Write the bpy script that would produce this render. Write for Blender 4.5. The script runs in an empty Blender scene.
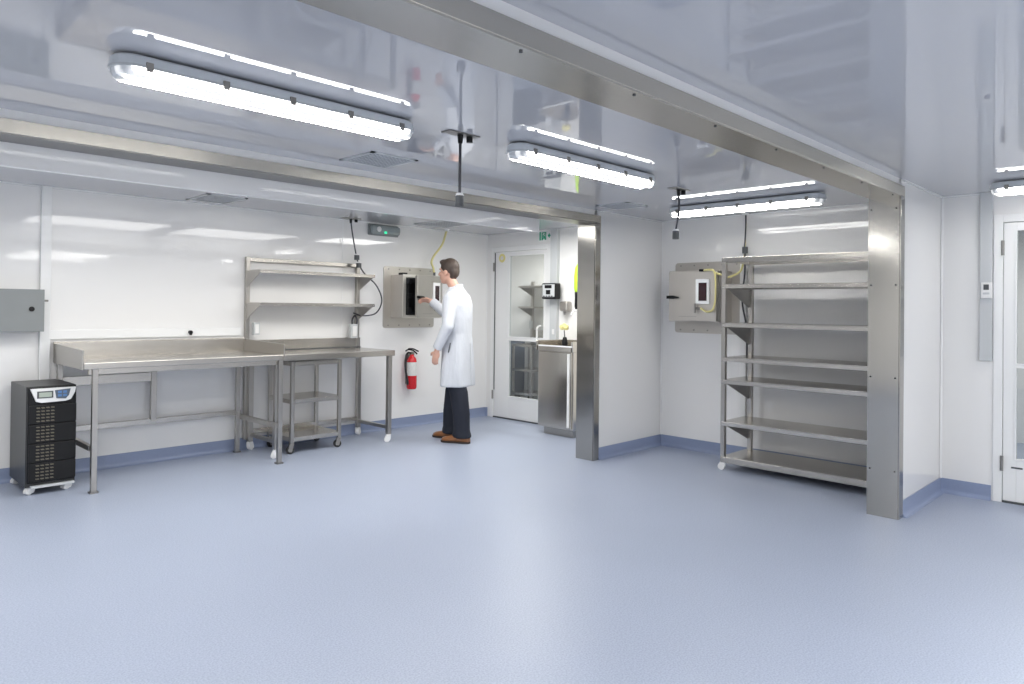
import bpy, math, random
from mathutils import Vector, Matrix
random.seed(4)
PI = math.pi
scene = bpy.context.scene
COL = scene.collection
R = math.radians

# ------------------------------------------------------------------ materials
MATS = {}
def mat(name, col, rough=.5, metal=0., ior=1.5, emis=None, es=0., alpha=None, spec=None, var=0., vscale=6., vstretch=(1, 1, 1), rvar=0., coat=0., bump=0.):
    m = bpy.data.materials.new(name); m.use_nodes = True
    nt = m.node_tree; b = nt.nodes['Principled BSDF']
    c = tuple(col) + (1.,)
    b.inputs['Base Color'].default_value = c
    b.inputs['Roughness'].default_value = rough
    b.inputs['Metallic'].default_value = metal
    b.inputs['IOR'].default_value = ior
    if spec is not None: b.inputs['Specular IOR Level'].default_value = spec
    if coat: b.inputs['Coat Weight'].default_value = coat; b.inputs['Coat Roughness'].default_value = .03
    if emis: b.inputs['Emission Color'].default_value = tuple(emis) + (1.,); b.inputs['Emission Strength'].default_value = es
    tc = nt.nodes.new('ShaderNodeTexCoord'); mp = nt.nodes.new('ShaderNodeMapping')
    mp.inputs['Scale'].default_value = vstretch
    nt.links.new(tc.outputs['Object'], mp.inputs['Vector'])
    nz = nt.nodes.new('ShaderNodeTexNoise'); nz.inputs['Scale'].default_value = vscale; nz.inputs['Detail'].default_value = 3
    nt.links.new(mp.outputs['Vector'], nz.inputs['Vector'])
    mx = nt.nodes.new('ShaderNodeMix'); mx.data_type = 'RGBA'
    v = max(var, .01)
    mx.inputs[6].default_value = tuple(max(0, k * (1 - v)) for k in col) + (1,)
    mx.inputs[7].default_value = tuple(min(1, k * (1 + v)) for k in col) + (1,)
    nt.links.new(nz.outputs['Fac'], mx.inputs[0]); nt.links.new(mx.outputs[2], b.inputs['Base Color'])
    if rvar:
        mr = nt.nodes.new('ShaderNodeMapRange'); mr.inputs[3].default_value = max(.02, rough - rvar); mr.inputs[4].default_value = rough + rvar
        nt.links.new(nz.outputs['Fac'], mr.inputs[0]); nt.links.new(mr.outputs[0], b.inputs['Roughness'])
    if bump:
        bp = nt.nodes.new('ShaderNodeBump'); bp.inputs['Strength'].default_value = bump; bp.inputs['Distance'].default_value = .03 if bump >= 1 else .01
        nt.links.new(nz.outputs['Fac'], bp.inputs['Height']); nt.links.new(bp.outputs['Normal'], b.inputs['Normal'])
    MATS[name] = m
    return m

M_wall = mat('white_wall_panel', (.82, .815, .805), .05, ior=1.55, var=.012, vscale=1.2)
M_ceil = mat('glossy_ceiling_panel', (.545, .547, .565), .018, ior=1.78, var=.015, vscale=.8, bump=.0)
M_trimw = mat('white_trim', (.84, .845, .84), .18)
M_steel = mat('brushed_steel', (.46, .44, .41), .30, 1., var=.02, vscale=2, vstretch=(1, 1, 3), rvar=.0)
M_steelh = mat('brushed_steel_length', (.53, .505, .465), .27, 1., var=.02, vscale=2, vstretch=(.6, 3, 3), rvar=.0)
M_casing = mat('brushed_casing_steel', (.43, .415, .385), .135, 1., var=.03, vscale=4, vstretch=(8, 8, .3), rvar=.0)
M_casingh = mat('brushed_header_steel', (.58, .55, .49), .24, 1., var=.03, vscale=4, vstretch=(.3, 8, 8), rvar=.02)
M_steeld = mat('dull_steel', (.30, .29, .275), .38, 1., var=.1, vscale=8, vstretch=(1, 1, 6), rvar=.05)
M_chamber = mat('chamber_steel', (.50, .475, .44), .36, .9, var=.06, vscale=6, rvar=.06)
M_white = mat('white_plastic', (.80, .80, .79), .3)
M_lgrey = mat('light_grey_plastic', (.55, .57, .58), .35)
M_fixt = mat('fixture_grey_plastic', (.66, .69, .71), .3)
M_grey = mat('grey_painted_metal', (.235, .25, .25), .4, var=.03)
M_dgrey = mat('dark_grey', (.07, .075, .08), .45)
M_black = mat('black_plastic', (.007, .007, .008), .45, spec=.3)
M_rubber = mat('black_rubber', (.015, .015, .016), .6)
M_cable = mat('cable_grey', (.05, .05, .06), .45)
M_yellow = mat('yellow_hose', (.72, .66, .30), .4)
M_neon = mat('neon_green', (.55, .85, .05), .5)
M_red = mat('extinguisher_red', (.62, .012, .02), .22)
M_label = mat('paper_label', (.72, .72, .70), .5, var=.25, vscale=60)
M_upsside = mat('dark_cabinet_side', (.04, .042, .043), .38)
M_green = mat('sign_green', (.01, .36, .20), .5)
M_lcd = mat('lcd_green_screen', (.42, .47, .40), .2)
M_blue = mat('keypad_blue', (.10, .22, .45), .4)
M_base = mat('blue_cove_vinyl', (.245, .295, .43), .33, var=.05, vscale=60)
M_tube = mat('light_tube_glow', (1, 1, 1), .3, emis=(1., .985, .955), es=30.)
M_grille = mat('vent_grey', (.28, .29, .32), .5)
M_coat = mat("lab_coat_cloth", (.58, .60, .64), .85, var=.04, vscale=9, vstretch=(1, 1, .35), bump=1.)
M_trouser = mat('navy_trousers', (.010, .013, .024), .8, var=.2, vscale=10, bump=.3)
M_skin = mat('skin', (.62, .36, .27), .5, var=.06, vscale=12)
M_hair = mat('brown_hair', (.060, .042, .032), .6, var=.35, vscale=60, vstretch=(1, 1, .3), bump=.5)
M_shoe = mat('brown_leather', (.24, .10, .038), .35, var=.12, vscale=20)
M_sole = mat('dark_sole', (.03, .018, .012), .6)
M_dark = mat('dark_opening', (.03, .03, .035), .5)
M_petal = mat('pale_yellow_petals', (.75, .68, .28), .6)
M_flange = mat('pale_flange_steel', (.72, .70, .64), .35, .6)
M_sink = mat('polished_cabinet_steel', (.68, .64, .57), .22, 1., var=.03, vscale=2, vstretch=(3, 3, .5))
M_conn = mat('connector_grey', (.07, .075, .08), .45)

def floor_mat():
    m = bpy.data.materials.new('blue_speckled_vinyl'); m.use_nodes = True
    nt = m.node_tree; b = nt.nodes['Principled BSDF']
    tc = nt.nodes.new('ShaderNodeTexCoord')
    n1 = nt.nodes.new('ShaderNodeTexNoise'); n1.inputs['Scale'].default_value = 130; n1.inputs['Detail'].default_value = 2
    n2 = nt.nodes.new('ShaderNodeTexNoise'); n2.inputs['Scale'].default_value = 1.1; n2.inputs['Detail'].default_value = 3
    r1 = nt.nodes.new('ShaderNodeValToRGB')
    r1.color_ramp.elements[0].position = .36; r1.color_ramp.elements[0].color = (.300, .345, .445, 1)
    r1.color_ramp.elements[1].position = .64; r1.color_ramp.elements[1].color = (.395, .440, .540, 1)
    mx = nt.nodes.new('ShaderNodeMix'); mx.data_type = 'RGBA'; mx.blend_type = 'MULTIPLY'; mx.inputs[0].default_value = 1.
    r2 = nt.nodes.new('ShaderNodeMapRange'); r2.inputs[3].default_value = .95; r2.inputs[4].default_value = 1.05
    cb = nt.nodes.new('ShaderNodeCombineColor')
    for s in (n1, n2): nt.links.new(tc.outputs['Object'], s.inputs['Vector'])
    nt.links.new(n1.outputs['Fac'], r1.inputs[0]); nt.links.new(n2.outputs['Fac'], r2.inputs[0])
    for i in range(3): nt.links.new(r2.outputs[0], cb.inputs[i])
    nt.links.new(r1.outputs['Color'], mx.inputs[6]); nt.links.new(cb.outputs[0], mx.inputs[7])
    nt.links.new(mx.outputs[2], b.inputs['Base Color'])
    b.inputs['Roughness'].default_value = .36; b.inputs['IOR'].default_value = 1.45
    return m
M_floor = floor_mat()

def lens_mat():   # ribbed clear fixture cover with the glow of two tubes painted in as emission: bright along the tubes, dimmer between and on the flanks
    m = bpy.data.materials.new('ribbed_light_cover'); m.use_nodes = True
    nt = m.node_tree; b = nt.nodes['Principled BSDF']
    b.inputs['Base Color'].default_value = (.75, .77, .78, 1); b.inputs['Roughness'].default_value = .15
    tc = nt.nodes.new('ShaderNodeTexCoord'); sp = nt.nodes.new('ShaderNodeSeparateXYZ')
    nt.links.new(tc.outputs['Object'], sp.inputs[0])
    ab = nt.nodes.new('ShaderNodeMath'); ab.operation = 'ABSOLUTE'; nt.links.new(sp.outputs[1], ab.inputs[0])
    d = nt.nodes.new('ShaderNodeMath'); d.operation = 'SUBTRACT'; nt.links.new(ab.outputs[0], d.inputs[0]); d.inputs[1].default_value = .036
    d2 = nt.nodes.new('ShaderNodeMath'); d2.operation = 'ABSOLUTE'; nt.links.new(d.outputs[0], d2.inputs[0])
    mr = nt.nodes.new('ShaderNodeMapRange'); mr.inputs[1].default_value = .007; mr.inputs[2].default_value = .015; mr.inputs[3].default_value = 1; mr.inputs[4].default_value = .013
    nt.links.new(d2.outputs[0], mr.inputs[0])
    ax = nt.nodes.new('ShaderNodeMath'); ax.operation = 'ABSOLUTE'; nt.links.new(sp.outputs[0], ax.inputs[0])
    me = nt.nodes.new('ShaderNodeMapRange'); me.inputs[1].default_value = .61; me.inputs[2].default_value = .635; me.inputs[3].default_value = 1; me.inputs[4].default_value = .012
    nt.links.new(ax.outputs[0], me.inputs[0])
    mu = nt.nodes.new('ShaderNodeMath'); mu.operation = 'MULTIPLY'
    fl = nt.nodes.new('ShaderNodeMapRange'); fl.inputs[1].default_value = .0685; fl.inputs[2].default_value = .072; fl.inputs[3].default_value = 0; fl.inputs[4].default_value = .30
    nt.links.new(ab.outputs[0], fl.inputs[0]); ad = nt.nodes.new('ShaderNodeMath'); ad.operation = 'ADD'; nt.links.new(mr.outputs[0], ad.inputs[0]); nt.links.new(fl.outputs[0], ad.inputs[1])
    nt.links.new(ad.outputs[0], mu.inputs[0]); nt.links.new(me.outputs[0], mu.inputs[1])
    wv = nt.nodes.new('ShaderNodeTexWave'); wv.inputs['Scale'].default_value = 18; wv.bands_direction = 'X'
    nt.links.new(tc.outputs['Object'], wv.inputs['Vector'])
    wr = nt.nodes.new('ShaderNodeMapRange'); wr.inputs[3].default_value = .8; wr.inputs[4].default_value = 1.1; nt.links.new(wv.outputs['Fac'], wr.inputs[0])
    m2 = nt.nodes.new('ShaderNodeMath'); m2.operation = 'MULTIPLY'; nt.links.new(mu.outputs[0], m2.inputs[0]); nt.links.new(wr.outputs[0], m2.inputs[1])
    m3 = nt.nodes.new('ShaderNodeMath'); m3.operation = 'MULTIPLY'; nt.links.new(m2.outputs[0], m3.inputs[0]); m3.inputs[1].default_value = LENS
    b.inputs['Emission Color'].default_value = (1., .985, .955, 1)
    nt.links.new(m3.outputs[0], b.inputs['Emission Strength'])
    return m
LENS = 46.
M_lens = lens_mat()

def glass_mat():
    m = bpy.data.materials.new('reflective_door_glass'); m.use_nodes = True
    nt = m.node_tree; nt.nodes.remove(nt.nodes['Principled BSDF']); out = nt.nodes['Material Output']
    tr = nt.nodes.new('ShaderNodeBsdfTransparent'); tr.inputs[0].default_value = (.86, .88, .88, 1)
    gl = nt.nodes.new('ShaderNodeBsdfGlossy'); gl.inputs['Roughness'].default_value = .01; gl.inputs[0].default_value = (.9, .9, .9, 1)
    fr = nt.nodes.new('ShaderNodeFresnel'); ge = nt.nodes.new('ShaderNodeNewGeometry'); io = nt.nodes.new('ShaderNodeMapRange'); io.inputs[3].default_value = 1.6; io.inputs[4].default_value = 1 / 1.6
    nt.links.new(ge.outputs['Backfacing'], io.inputs[0]); nt.links.new(io.outputs[0], fr.inputs[0])
    mx = nt.nodes.new('ShaderNodeMixShader')
    nt.links.new(fr.outputs[0], mx.inputs[0]); nt.links.new(tr.outputs[0], mx.inputs[1]); nt.links.new(gl.outputs[0], mx.inputs[2]); nt.links.new(mx.outputs[0], out.inputs[0])
    return m
M_glass = glass_mat()

# ------------------------------------------------------------------ builders
class MB:
    def __init__(s): s.v = []; s.f = []
    def add(s, vs, fs):
        o = len(s.v); s.v += [Vector(v) for v in vs]; s.f += [tuple(i + o for i in f) for f in fs]; return s
    def box(s, x0, x1, y0, y1, z0, z1):
        return s.add([(x0, y0, z0), (x1, y0, z0), (x1, y1, z0), (x0, y1, z0), (x0, y0, z1), (x1, y0, z1), (x1, y1, z1), (x0, y1, z1)],
                     [(3, 2, 1, 0), (4, 5, 6, 7), (0, 1, 5, 4), (1, 2, 6, 5), (2, 3, 7, 6), (3, 0, 4, 7)])
    def cb(s, c, dx, dy, dz): return s.box(c[0] - dx / 2, c[0] + dx / 2, c[1] - dy / 2, c[1] + dy / 2, c[2] - dz / 2, c[2] + dz / 2)
    def cyl(s, p0, p1, r0, r1=None, n=16, cap=True):
        r1 = r0 if r1 is None else r1
        return s.tube([p0, p1], [r0, r1], n)
    def tube(s, pts, r, n=10):
        pts = [Vector(p) for p in pts]
        if not isinstance(r, (list, tuple)): r = [r] * len(pts)
        t0 = (pts[1] - pts[0]).normalized()
        up = Vector((0, 0, 1)) if abs(t0.z) < .9 else Vector((1, 0, 0))
        u = t0.cross(up).normalized(); o = len(s.v); 
        for i, p in enumerate(pts):
            if i == 0: t = t0
            elif i == len(pts) - 1: t = (pts[i] - pts[i - 1]).normalized()
            else: t = ((pts[i + 1] - p).normalized() + (p - pts[i - 1]).normalized()).normalized()
            u = (u - t * u.dot(t)).normalized(); w = t.cross(u)
            for k in range(n):
                a = 2 * PI * k / n; s.v.append(p + (u * math.cos(a) + w * math.sin(a)) * r[i])
        for i in range(len(pts) - 1):
            for k in range(n):
                a = o + i * n + k; b = o + i * n + (k + 1) % n
                s.f.append((a, b, b + n, a + n))
        s.f.append(tuple(o + k for k in reversed(range(n)))); e = o + (len(pts) - 1) * n
        s.f.append(tuple(e + k for k in range(n)))
        return s
    def prism(s, poly, axis, a, b):   # poly in the two other axes (cyclic order)
        n = len(poly); vs = []
        for t in (a, b):
            for (p, q) in poly:
                vs.append({'X': (t, p, q), 'Y': (p, t, q), 'Z': (p, q, t)}[axis])
        fs = [tuple(range(n))[::-1], tuple(range(n, 2 * n))] + [(i, (i + 1) % n, (i + 1) % n + n, i + n) for i in range(n)]
        return s.add(vs, fs)
    def ell(s, c, r, n=20, m=12, rot=None):
        vs = []; c = Vector(c)
        for i in range(1, m):
            th = PI * i / m
            for k in range(n):
                a = 2 * PI * k / n
                vs.append(Vector((r[0] * math.sin(th) * math.cos(a), r[1] * math.sin(th) * math.sin(a), r[2] * math.cos(th))))
        vs += [Vector((0, 0, r[2])), Vector((0, 0, -r[2]))]
        if rot: vs = [rot @ v for v in vs]
        fs = []
        for i in range(m - 2):
            for k in range(n):
                a = i * n + k; b = i * n + (k + 1) % n; fs.append((a, a + n, b + n, b))
        T = (m - 1) * n
        for k in range(n):
            fs.append((T, k, (k + 1) % n)); fs.append((T + 1, (m - 2) * n + (k + 1) % n, (m - 2) * n + k))
        return s.add([v + c for v in vs], fs)
    def loft(s, rings):   # rings: equal-length lists of points
        n = len(rings[0]); o = len(s.v)
        for r in rings: s.v += [Vector(p) for p in r]
        for i in range(len(rings) - 1):
            for k in range(n):
                a = o + i * n + k; b = o + i * n + (k + 1) % n; s.f.append((a, b, b + n, a + n))
        s.f.append(tuple(o + k for k in reversed(range(n)))); e = o + (len(rings) - 1) * n
        s.f.append(tuple(e + k for k in range(n))); return s
    def xf(s, M): s.v = [M @ v for v in s.v]; return s
    def build(s, name, material, parent=None, bevel=0., smooth=False, remesh=0., smoothit=0, local=False, kind=None):
        off = WL.get(parent.as_pointer(), Vector()) if (parent and not local) else Vector()
        me = bpy.data.meshes.new(name); me.from_pydata([tuple(v - off) for v in s.v], [], s.f)
        import bmesh
        bm = bmesh.new(); bm.from_mesh(me); bmesh.ops.recalc_face_normals(bm, faces=bm.faces); bm.to_mesh(me); bm.free()
        me.materials.append(material)
        o = bpy.data.objects.new(name, me); COL.objects.link(o)
        if parent: o.parent = parent; WL[o.as_pointer()] = off
        if remesh:
            md = o.modifiers.new('r', 'REMESH'); md.mode = 'VOXEL'; md.voxel_size = remesh; md.use_smooth_shade = True
            if smoothit: ms = o.modifiers.new('s', 'SMOOTH'); ms.iterations = smoothit; ms.factor = .5
        elif smooth:
            for p in me.polygons: p.use_smooth = len(p.vertices) == 4 or len(p.vertices) == 3
        if bevel:
            bv = o.modifiers.new('b', 'BEVEL'); bv.width = bevel; bv.segments = 2; bv.limit_method = 'ANGLE'; bv.angle_limit = R(40)
        if kind: o['kind'] = kind
        return o
WL = {}
def thing(name, label, cat, loc, group=None, kind=None):
    o = bpy.data.objects.new(name, None); COL.objects.link(o); o.location = loc; o.empty_display_size = .1
    WL[o.as_pointer()] = Vector(loc)
    if kind: o['kind'] = kind
    if label: o['label'] = label; o['category'] = cat
    if group: o['group'] = group
    return o
def tag(o, label, cat, group=None):
    o['label'] = label; o['category'] = cat
    if group: o['group'] = group
    return o
def copy_tree(o, parent=None):
    c = o.copy(); COL.objects.link(c)
    if parent: c.parent = parent; c.matrix_parent_inverse = o.matrix_parent_inverse.copy()
    for ch in [x for x in list(COL.objects) if x.parent == o]: copy_tree(ch, c)
    return c
def bez(pts, n=8):   # Catmull-Rom through the points
    P = [Vector(p) for p in pts]; P = [P[0] * 2 - P[1]] + P + [P[-1] * 2 - P[-2]]; out = []
    for i in range(1, len(P) - 2):
        for k in range(n):
            t = k / n; a, b, c, d = P[i - 1:i + 3]
            out.append(.5 * ((2 * b) + (c - a) * t + (2 * a - 5 * b + 4 * c - d) * t * t + (3 * b - a - 3 * c + d) * t ** 3))
    out.append(P[-2]); return out

# ------------------------------------------------------------------ room dimensions (metres)
YA, Y2, Y2s, Y5, Y4 = 6.629, 4.004, 4.20, 1.474, 1.670
ZC, ZCA, ZO, ZCAS, ZF = 2.301, 2.326, 2.188, 2.256, 2.063
X1, X2, X2c, X4, X4c = 6.293, 5.163, 5.241, 5.233, 5.317
XL, YF = -2.0, -2.9
T = .12

def S(mb, name, m, **k): return mb.build(name, m, kind='structure', **k)
S(MB().box(XL - T, 9.6, YF - T, 8.4, -.1, 0), 'floor', M_floor)
S(MB().box(XL - T, X1 + T, YF - T, Y2 + .06, ZC, ZC + .1), 'ceiling', M_ceil)
S(MB().box(XL - T, X1 + T, Y2 + .06, YA + T, ZCA, ZCA + .075), 'ceiling', M_ceil)
S(MB().box(XL - T, X1 + T, YA, YA + T, 0, ZCA), 'wall_back', M_wall)
S(MB().box(XL - T, XL, YF, YA, 0, ZCA), 'wall_left', M_wall)
S(MB().box(XL - T, X1 + T, YF - T, YF, 0, ZC), 'wall_front', M_wall)
# right-hand wall with the two door openings
DA = (5.56, 6.54, 2.12); DC = (.04, 1.10, 2.10)
wr = MB()
wr.box(X1, X1 + T, DA[1], YA, 0, ZCA).box(X1, X1 + T, DA[0], DA[1], DA[2], ZCA).box(X1, X1 + T, DC[1], DA[0], 0, ZC + .02)
wr.box(X1, X1 + T, DC[0], DC[1], DC[2], ZC).box(X1, X1 + T, YF, DC[0], 0, ZC)
S(wr, 'wall_right', M_wall)
# rooms beyond the two glazed doors
XB = X1 + T
S(MB().box(8.06, 8.16, 4.9, 8.3, 0, ZC), 'wall_beyond', M_wall)
S(MB().box(XB, 8.06, 8.2, 8.3, 0, ZC), 'wall_beyond', M_wall)
S(MB().box(XB, 8.06, 4.8, 4.9, 0, ZC), 'wall_beyond', M_wall)
S(MB().box(XB - T, XB, YA + T, 8.3, 0, ZC), 'wall_beyond', M_wall)
S(MB().box(XB, 8.16, 4.8, 8.3, ZC, ZC + .1), 'ceiling_beyond', M_wall)
S(MB().box(9.3, 9.4, -1.5, 2.8, 0, ZC), 'wall_beyond', M_wall)
S(MB().box(XB, 9.3, 2.7, 2.8, 0, ZC), 'wall_beyond', M_wall)
S(MB().box(XB, 9.3, -1.6, -1.5, 0, ZC), 'wall_beyond', M_wall)
S(MB().box(XB, 9.4, -1.6, 2.8, ZC, ZC + .1), 'ceiling_beyond', M_wall)
# partitions with wide openings
pw = MB().box(XL, X2 + .03, Y2 + .004, Y2s - .004, ZO + .004, ZCA).box(X2 + .004, X1, Y2 + .004, Y2s - .004, 0, ZCA)
S(pw, 'wall_middle', M_wall)
pw = MB().box(XL, X4 + .03, Y5 + .004, Y4 - .004, ZO + .004, ZC).box(X4 + .004, X1, Y5 + .004, Y4 - .004, 0, ZC)
S(pw, 'wall_near', M_wall)
# steel casings around the two openings
t = thing('trim_1', None, None, (X2, Y2, 0), kind='structure')
MB().box(XL, X2, Y2 - .006, Y2s, ZO - .006, ZO + .004).build('soffit_plate', M_steeld, t)
MB().box(XL, X2c, Y2 - .008, Y2 + .004, ZO, ZCAS).build('header_casing', M_casingh, t, bevel=.002)
MB().box(X2 - .006, X2 + .004, Y2, Y2s, 0, ZO).build('jamb_plate', M_casing, t)
MB().box(X2, X2c, Y2 - .008, Y2 + .004, 0, ZO).build('side_casing', M_casing, t, bevel=.002)
t = thing('trim_2', None, None, (X4, Y5, 0), kind='structure')
MB().box(XL, X4, Y5 - .006, Y4, ZO - .006, ZO + .004).build('soffit_plate', M_casingh, t)
MB().box(XL, X4c, Y5 - .008, Y5 + .004, ZO, ZCAS).build('header_casing', M_casingh, t, bevel=.002)
MB().box(XL, X4, Y4 - .004, Y4 + .008, ZO, ZCAS).build('header_casing', M_casingh, t, bevel=.002)
MB().box(X4 - .006, X4 + .004, Y5, Y4, 0, ZO).build('jamb_plate', M_casing, t)
MB().box(X4, X4c, Y5 - .008, Y5 + .004, 0, ZO).build('side_casing', M_casing, t, bevel=.002)
for (z) in (.32, .95, 1.58, 2.1):
    for y in (Y5 + .02, Y4 - .02):
        MB().cyl((X4 - .006, y, z), (X4 - .010, y, z), .006, n=10).build('screw', M_dgrey, t)
for k in range(9):
    x = .35 + k * .6
    MB().cyl((x, Y5 + .02, ZO - .006), (x, Y5 + .02, ZO - .010), .006, n=10).build('screw', M_dgrey, t)
# white fascia hanging behind the alcove header
S(MB().box(XL, 4.62, Y2s, Y2s + .03, ZF, ZCA), 'trim_3', M_wall, bevel=.003)
# cove base
def cove(name, p, q, nrm, h=.112):   # from p to q along the wall foot, nrm points into the room
    p = Vector(p + (0,)); q = Vector(q + (0,)); n = Vector(nrm + (0,)); rings = []
    prof = [(0, 0), (0, h), (.006, h), (.007, .035)] + [(.007 + .028 * (1 - math.cos(a)), .035 - .033 * math.sin(a)) for a in [R(20), R(45), R(65), R(88)]] + [(.036, 0)]
    for e in (p, q): rings.append([e + n * a + Vector((0, 0, b)) for a, b in prof])
    return S(MB().loft(rings), name, M_base)
cove('baseboard_back', (XL, YA), (X1, YA), (0, -1))
cove('baseboard_right', (X1, YA), (X1, DA[1] + .05), (-1, 0))
cove('baseboard_right', (X1, DA[0] - .07), (X1, Y2s), (-1, 0))
cove('baseboard_right', (X1, Y2), (X1, Y4), (-1, 0))
cove('baseboard_right', (X1, Y5), (X1, DC[1] + .04), (-1, 0))
cove('baseboard_middle', (X2c, Y2), (X1, Y2), (0, -1))
cove('baseboard_near', (X4c, Y5), (X1, Y5), (0, -1))
cove('baseboard_inner', (X4c, Y4), (X1, Y4), (0, 1))
cove('baseboard_left', (XL, YF), (XL, YA), (1, 0))
# corner and panel joint strips
S(MB().cyl((X1 - .004, Y5 - .004, .11), (X1 - .004, Y5 - .004, ZC), .009, n=8), 'trim_4', M_trimw)
S(MB().cyl((X1 - .004, Y2 - .004, .11), (X1 - .004, Y2 - .004, ZC), .008, n=8), 'trim_5', M_trimw)
S(MB().cyl((X1 - .004, YA - .004, .11), (X1 - .004, YA - .004, ZCA), .008, n=8), 'trim_6', M_trimw)
S(MB().box(X4c, X1, Y5 - .012, Y5 + .004, ZC - .012, ZC).box(X1 - .012, X1, DC[0] - 1.5, Y5, ZC - .012, ZC), 'trim_7', M_trimw)
S(MB().box(X2c, X1, Y2 - .010, Y2 + .004, ZC - .010, ZC).box(X1 - .010, X1, Y4, Y2, ZC - .010, ZC), 'trim_8', M_trimw)
S(MB().box(XL, X1, YA - .012, YA, ZCA - .012, ZCA).box(X1 - .010, X1, Y2s, YA, ZCA - .010, ZCA), 'trim_9', M_trimw)
S(MB().box(1.385, 1.458, YA - .035, YA + .01, .11, ZCA), 'trim_10', M_trimw, bevel=.004)       # pilaster on the back wall
S(MB().box(4.145, 4.155, YA - .003, YA + .01, .11, ZCA), 'trim_11', M_trimw)
S(MB().box(1.458, 3.03, YA - .022, YA + .01, 1.10, 1.175), 'trim_12', M_trimw, bevel=.003)   # raceway above the bench
S(MB().cyl((2.552, YA - .022, 1.14), (2.552, YA - .05, 1.14), .017, n=14).box(2.545, 2.559, YA - .055, YA - .03, 1.115, 1.14), 'trim_13', M_black)

# ------------------------------------------------------------------ doors
def door(name, hy, width, ang, ztop, glass, frame_w, extra):
    t = thing(name, None, None, (X1, hy, 0), kind='structure')
    y0, y1 = hy - width, hy
    fr = MB()
    fr.box(X1 - .012, X1 + T, y1, y1 + frame_w, 0, ztop + .06).box(X1 - .012, X1 + T, y0 - frame_w, y0, 0, ztop + .06).box(X1 - .012, X1 + T, y0, y1, ztop, ztop + .06)
    fr.build('door_frame', M_trimw, t, bevel=.004)
    # leaf is modelled in local space, hinge at origin, running to -y
    (g0, g1, rows) = glass
    ys = (-g0, -g1); lf = MB()
    lf.box(.005, .045, -g0, -.004, .015, ztop - .004).box(.005, .045, -width + .004, -g1, .015, ztop - .004)
    zz = [.015] + [z for r in rows for z in r] + [ztop - .004]
    for i in range(0, len(zz), 2): lf.box(.005, .045, -g1, -g0, zz[i], zz[i + 1])
    leaf = lf.build('door_leaf', M_trimw, t, bevel=.003, local=True)
    leaf.rotation_euler = (0, 0, ang)
    WL[leaf.as_pointer()] = Vector()
    for (a, b) in rows:
        MB().box(.018, .026, -g1, -g0, a, b).build('glass_pane', M_glass, leaf)
        g = MB()
        g.box(.0, .006, -g0, -g0 + .014, a - .012, b + .012).box(.0, .006, -g1 - .014, -g1, a - .012, b + .012)
        g.box(.0, .006, -g1, -g0, a - .012, a).box(.0, .006, -g1, -g0, b, b + .012)
        g.build('glazing_bead', M_trimw, leaf, bevel=.002)
    for z in (.29, ztop - .19):
        MB().cyl((X1 - .018, y1, z - .055), (X1 - .018, y1, z + .055), .011, n=10).build('hinge', M_steeld, t)
    extra(t, leaf)
    return t
def exA(t, leaf):
    MB().tube(bez([(.0, -.80, .98), (-.06, -.80, 1.0), (-.065, -.80, 1.08), (-.06, -.80, 1.16), (.0, -.80, 1.18)]), .011, 10).build('pull_handle', M_white, leaf, smooth=True)
    m = MB().cyl((.004, -.13, 2.02), (-.001, -.13, 2.02), .055, n=20).build('round_sticker', M_petal, leaf)
    MB().cyl((-.001, -.13, 2.02), (-.003, -.13, 2.02), .026, n=16).build('sticker_centre', M_label, m)
    MB().box(-.004, .006, -.012, -.004, .35, 2.09).build('edge_seal', M_dgrey, leaf)
    MB().box(-.003, .05, -.9, 0, .0, .014).build('sweep', M_dgrey, leaf)
door('door_1', 6.484, .90, 0., 2.10, (.26, .84, [(.29, .985), (1.035, 2.04)]), .055, exA)
def exC(t, leaf):
    m = MB().box(.002, .006, -.125, -.055, .258, .270).build('name_plate', M_dgrey, leaf)
    MB().box(-.003, .05, -1.0, 0, .0, .014).build('sweep', M_dgrey, leaf)
door('door_2', 1.072, .98, 0., 2.07, (.085, .90, [(.33, .995), (1.03, 2.005)]), .058, exC)

# ------------------------------------------------------------------ lights
def make_fixture(label, group):
    t = thing('light_fixture', label, 'light', (0, 0, 0), group)
    L, W = .670, .080
    def outline(l, w, n=10):
        pts = []
        for k in range(n + 1):
            a = -PI / 2 + PI * k / n; pts.append((l - w + w * math.cos(a), w * math.sin(a)))
        for k in range(n + 1):
            a = PI / 2 + PI * k / n; pts.append((-l + w + w * math.cos(a), w * math.sin(a)))
        return pts
    def st(levels):
        return MB().loft([[(x, y, z) for x, y in outline(L * sl, W * sw)] for (z, sl, sw) in levels])
    st([(-.046, 1, 1), (-.012, .995, .95), (-.004, .985, .86), (.0, .96, .6)]).build('housing', M_fixt, t, smooth=False)
    st([(-.051, 1.004, 1.05), (-.042, 1.004, 1.05)]).build('rim', M_lgrey, t)
    st([(-.051, .99, .95), (-.064, .988, .93), (-.077, .98, .84), (-.083, .965, .62)]).build('cover', M_lens, t)
    for sx in (-.56, -.28, 0, .28, .56):
        for sy in (-1, 1):
            MB().box(sx - .012, sx + .012, sy * .083 - .004, sy * .083 + .004, -.063, -.030).build('clip', M_steeld, t)
    return t
ZL = ZC - .006
lg = 'fluorescent lights on the ceiling'
fx = make_fixture('long fluorescent ceiling light nearest the upper left, hung above the open floor', lg)
fx.location = (1.455, 2.80, ZL)
l2 = copy_tree(fx); l2.location = (3.39, 2.69, ZL); l2['label'] = 'long fluorescent ceiling light in the middle, right of the hanging power cord'
l3 = copy_tree(fx); l3.location = (5.46, 2.72, ZL); l3.rotation_euler = (0, 0, PI / 2); l3['label'] = 'fluorescent ceiling light above the tall steel shelving rack'
l4 = copy_tree(fx); l4.location = (5.82, .40, ZL); l4.rotation_euler = (0, 0, PI / 2); l4['label'] = 'fluorescent ceiling light cut off by the right edge above the door'
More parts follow.
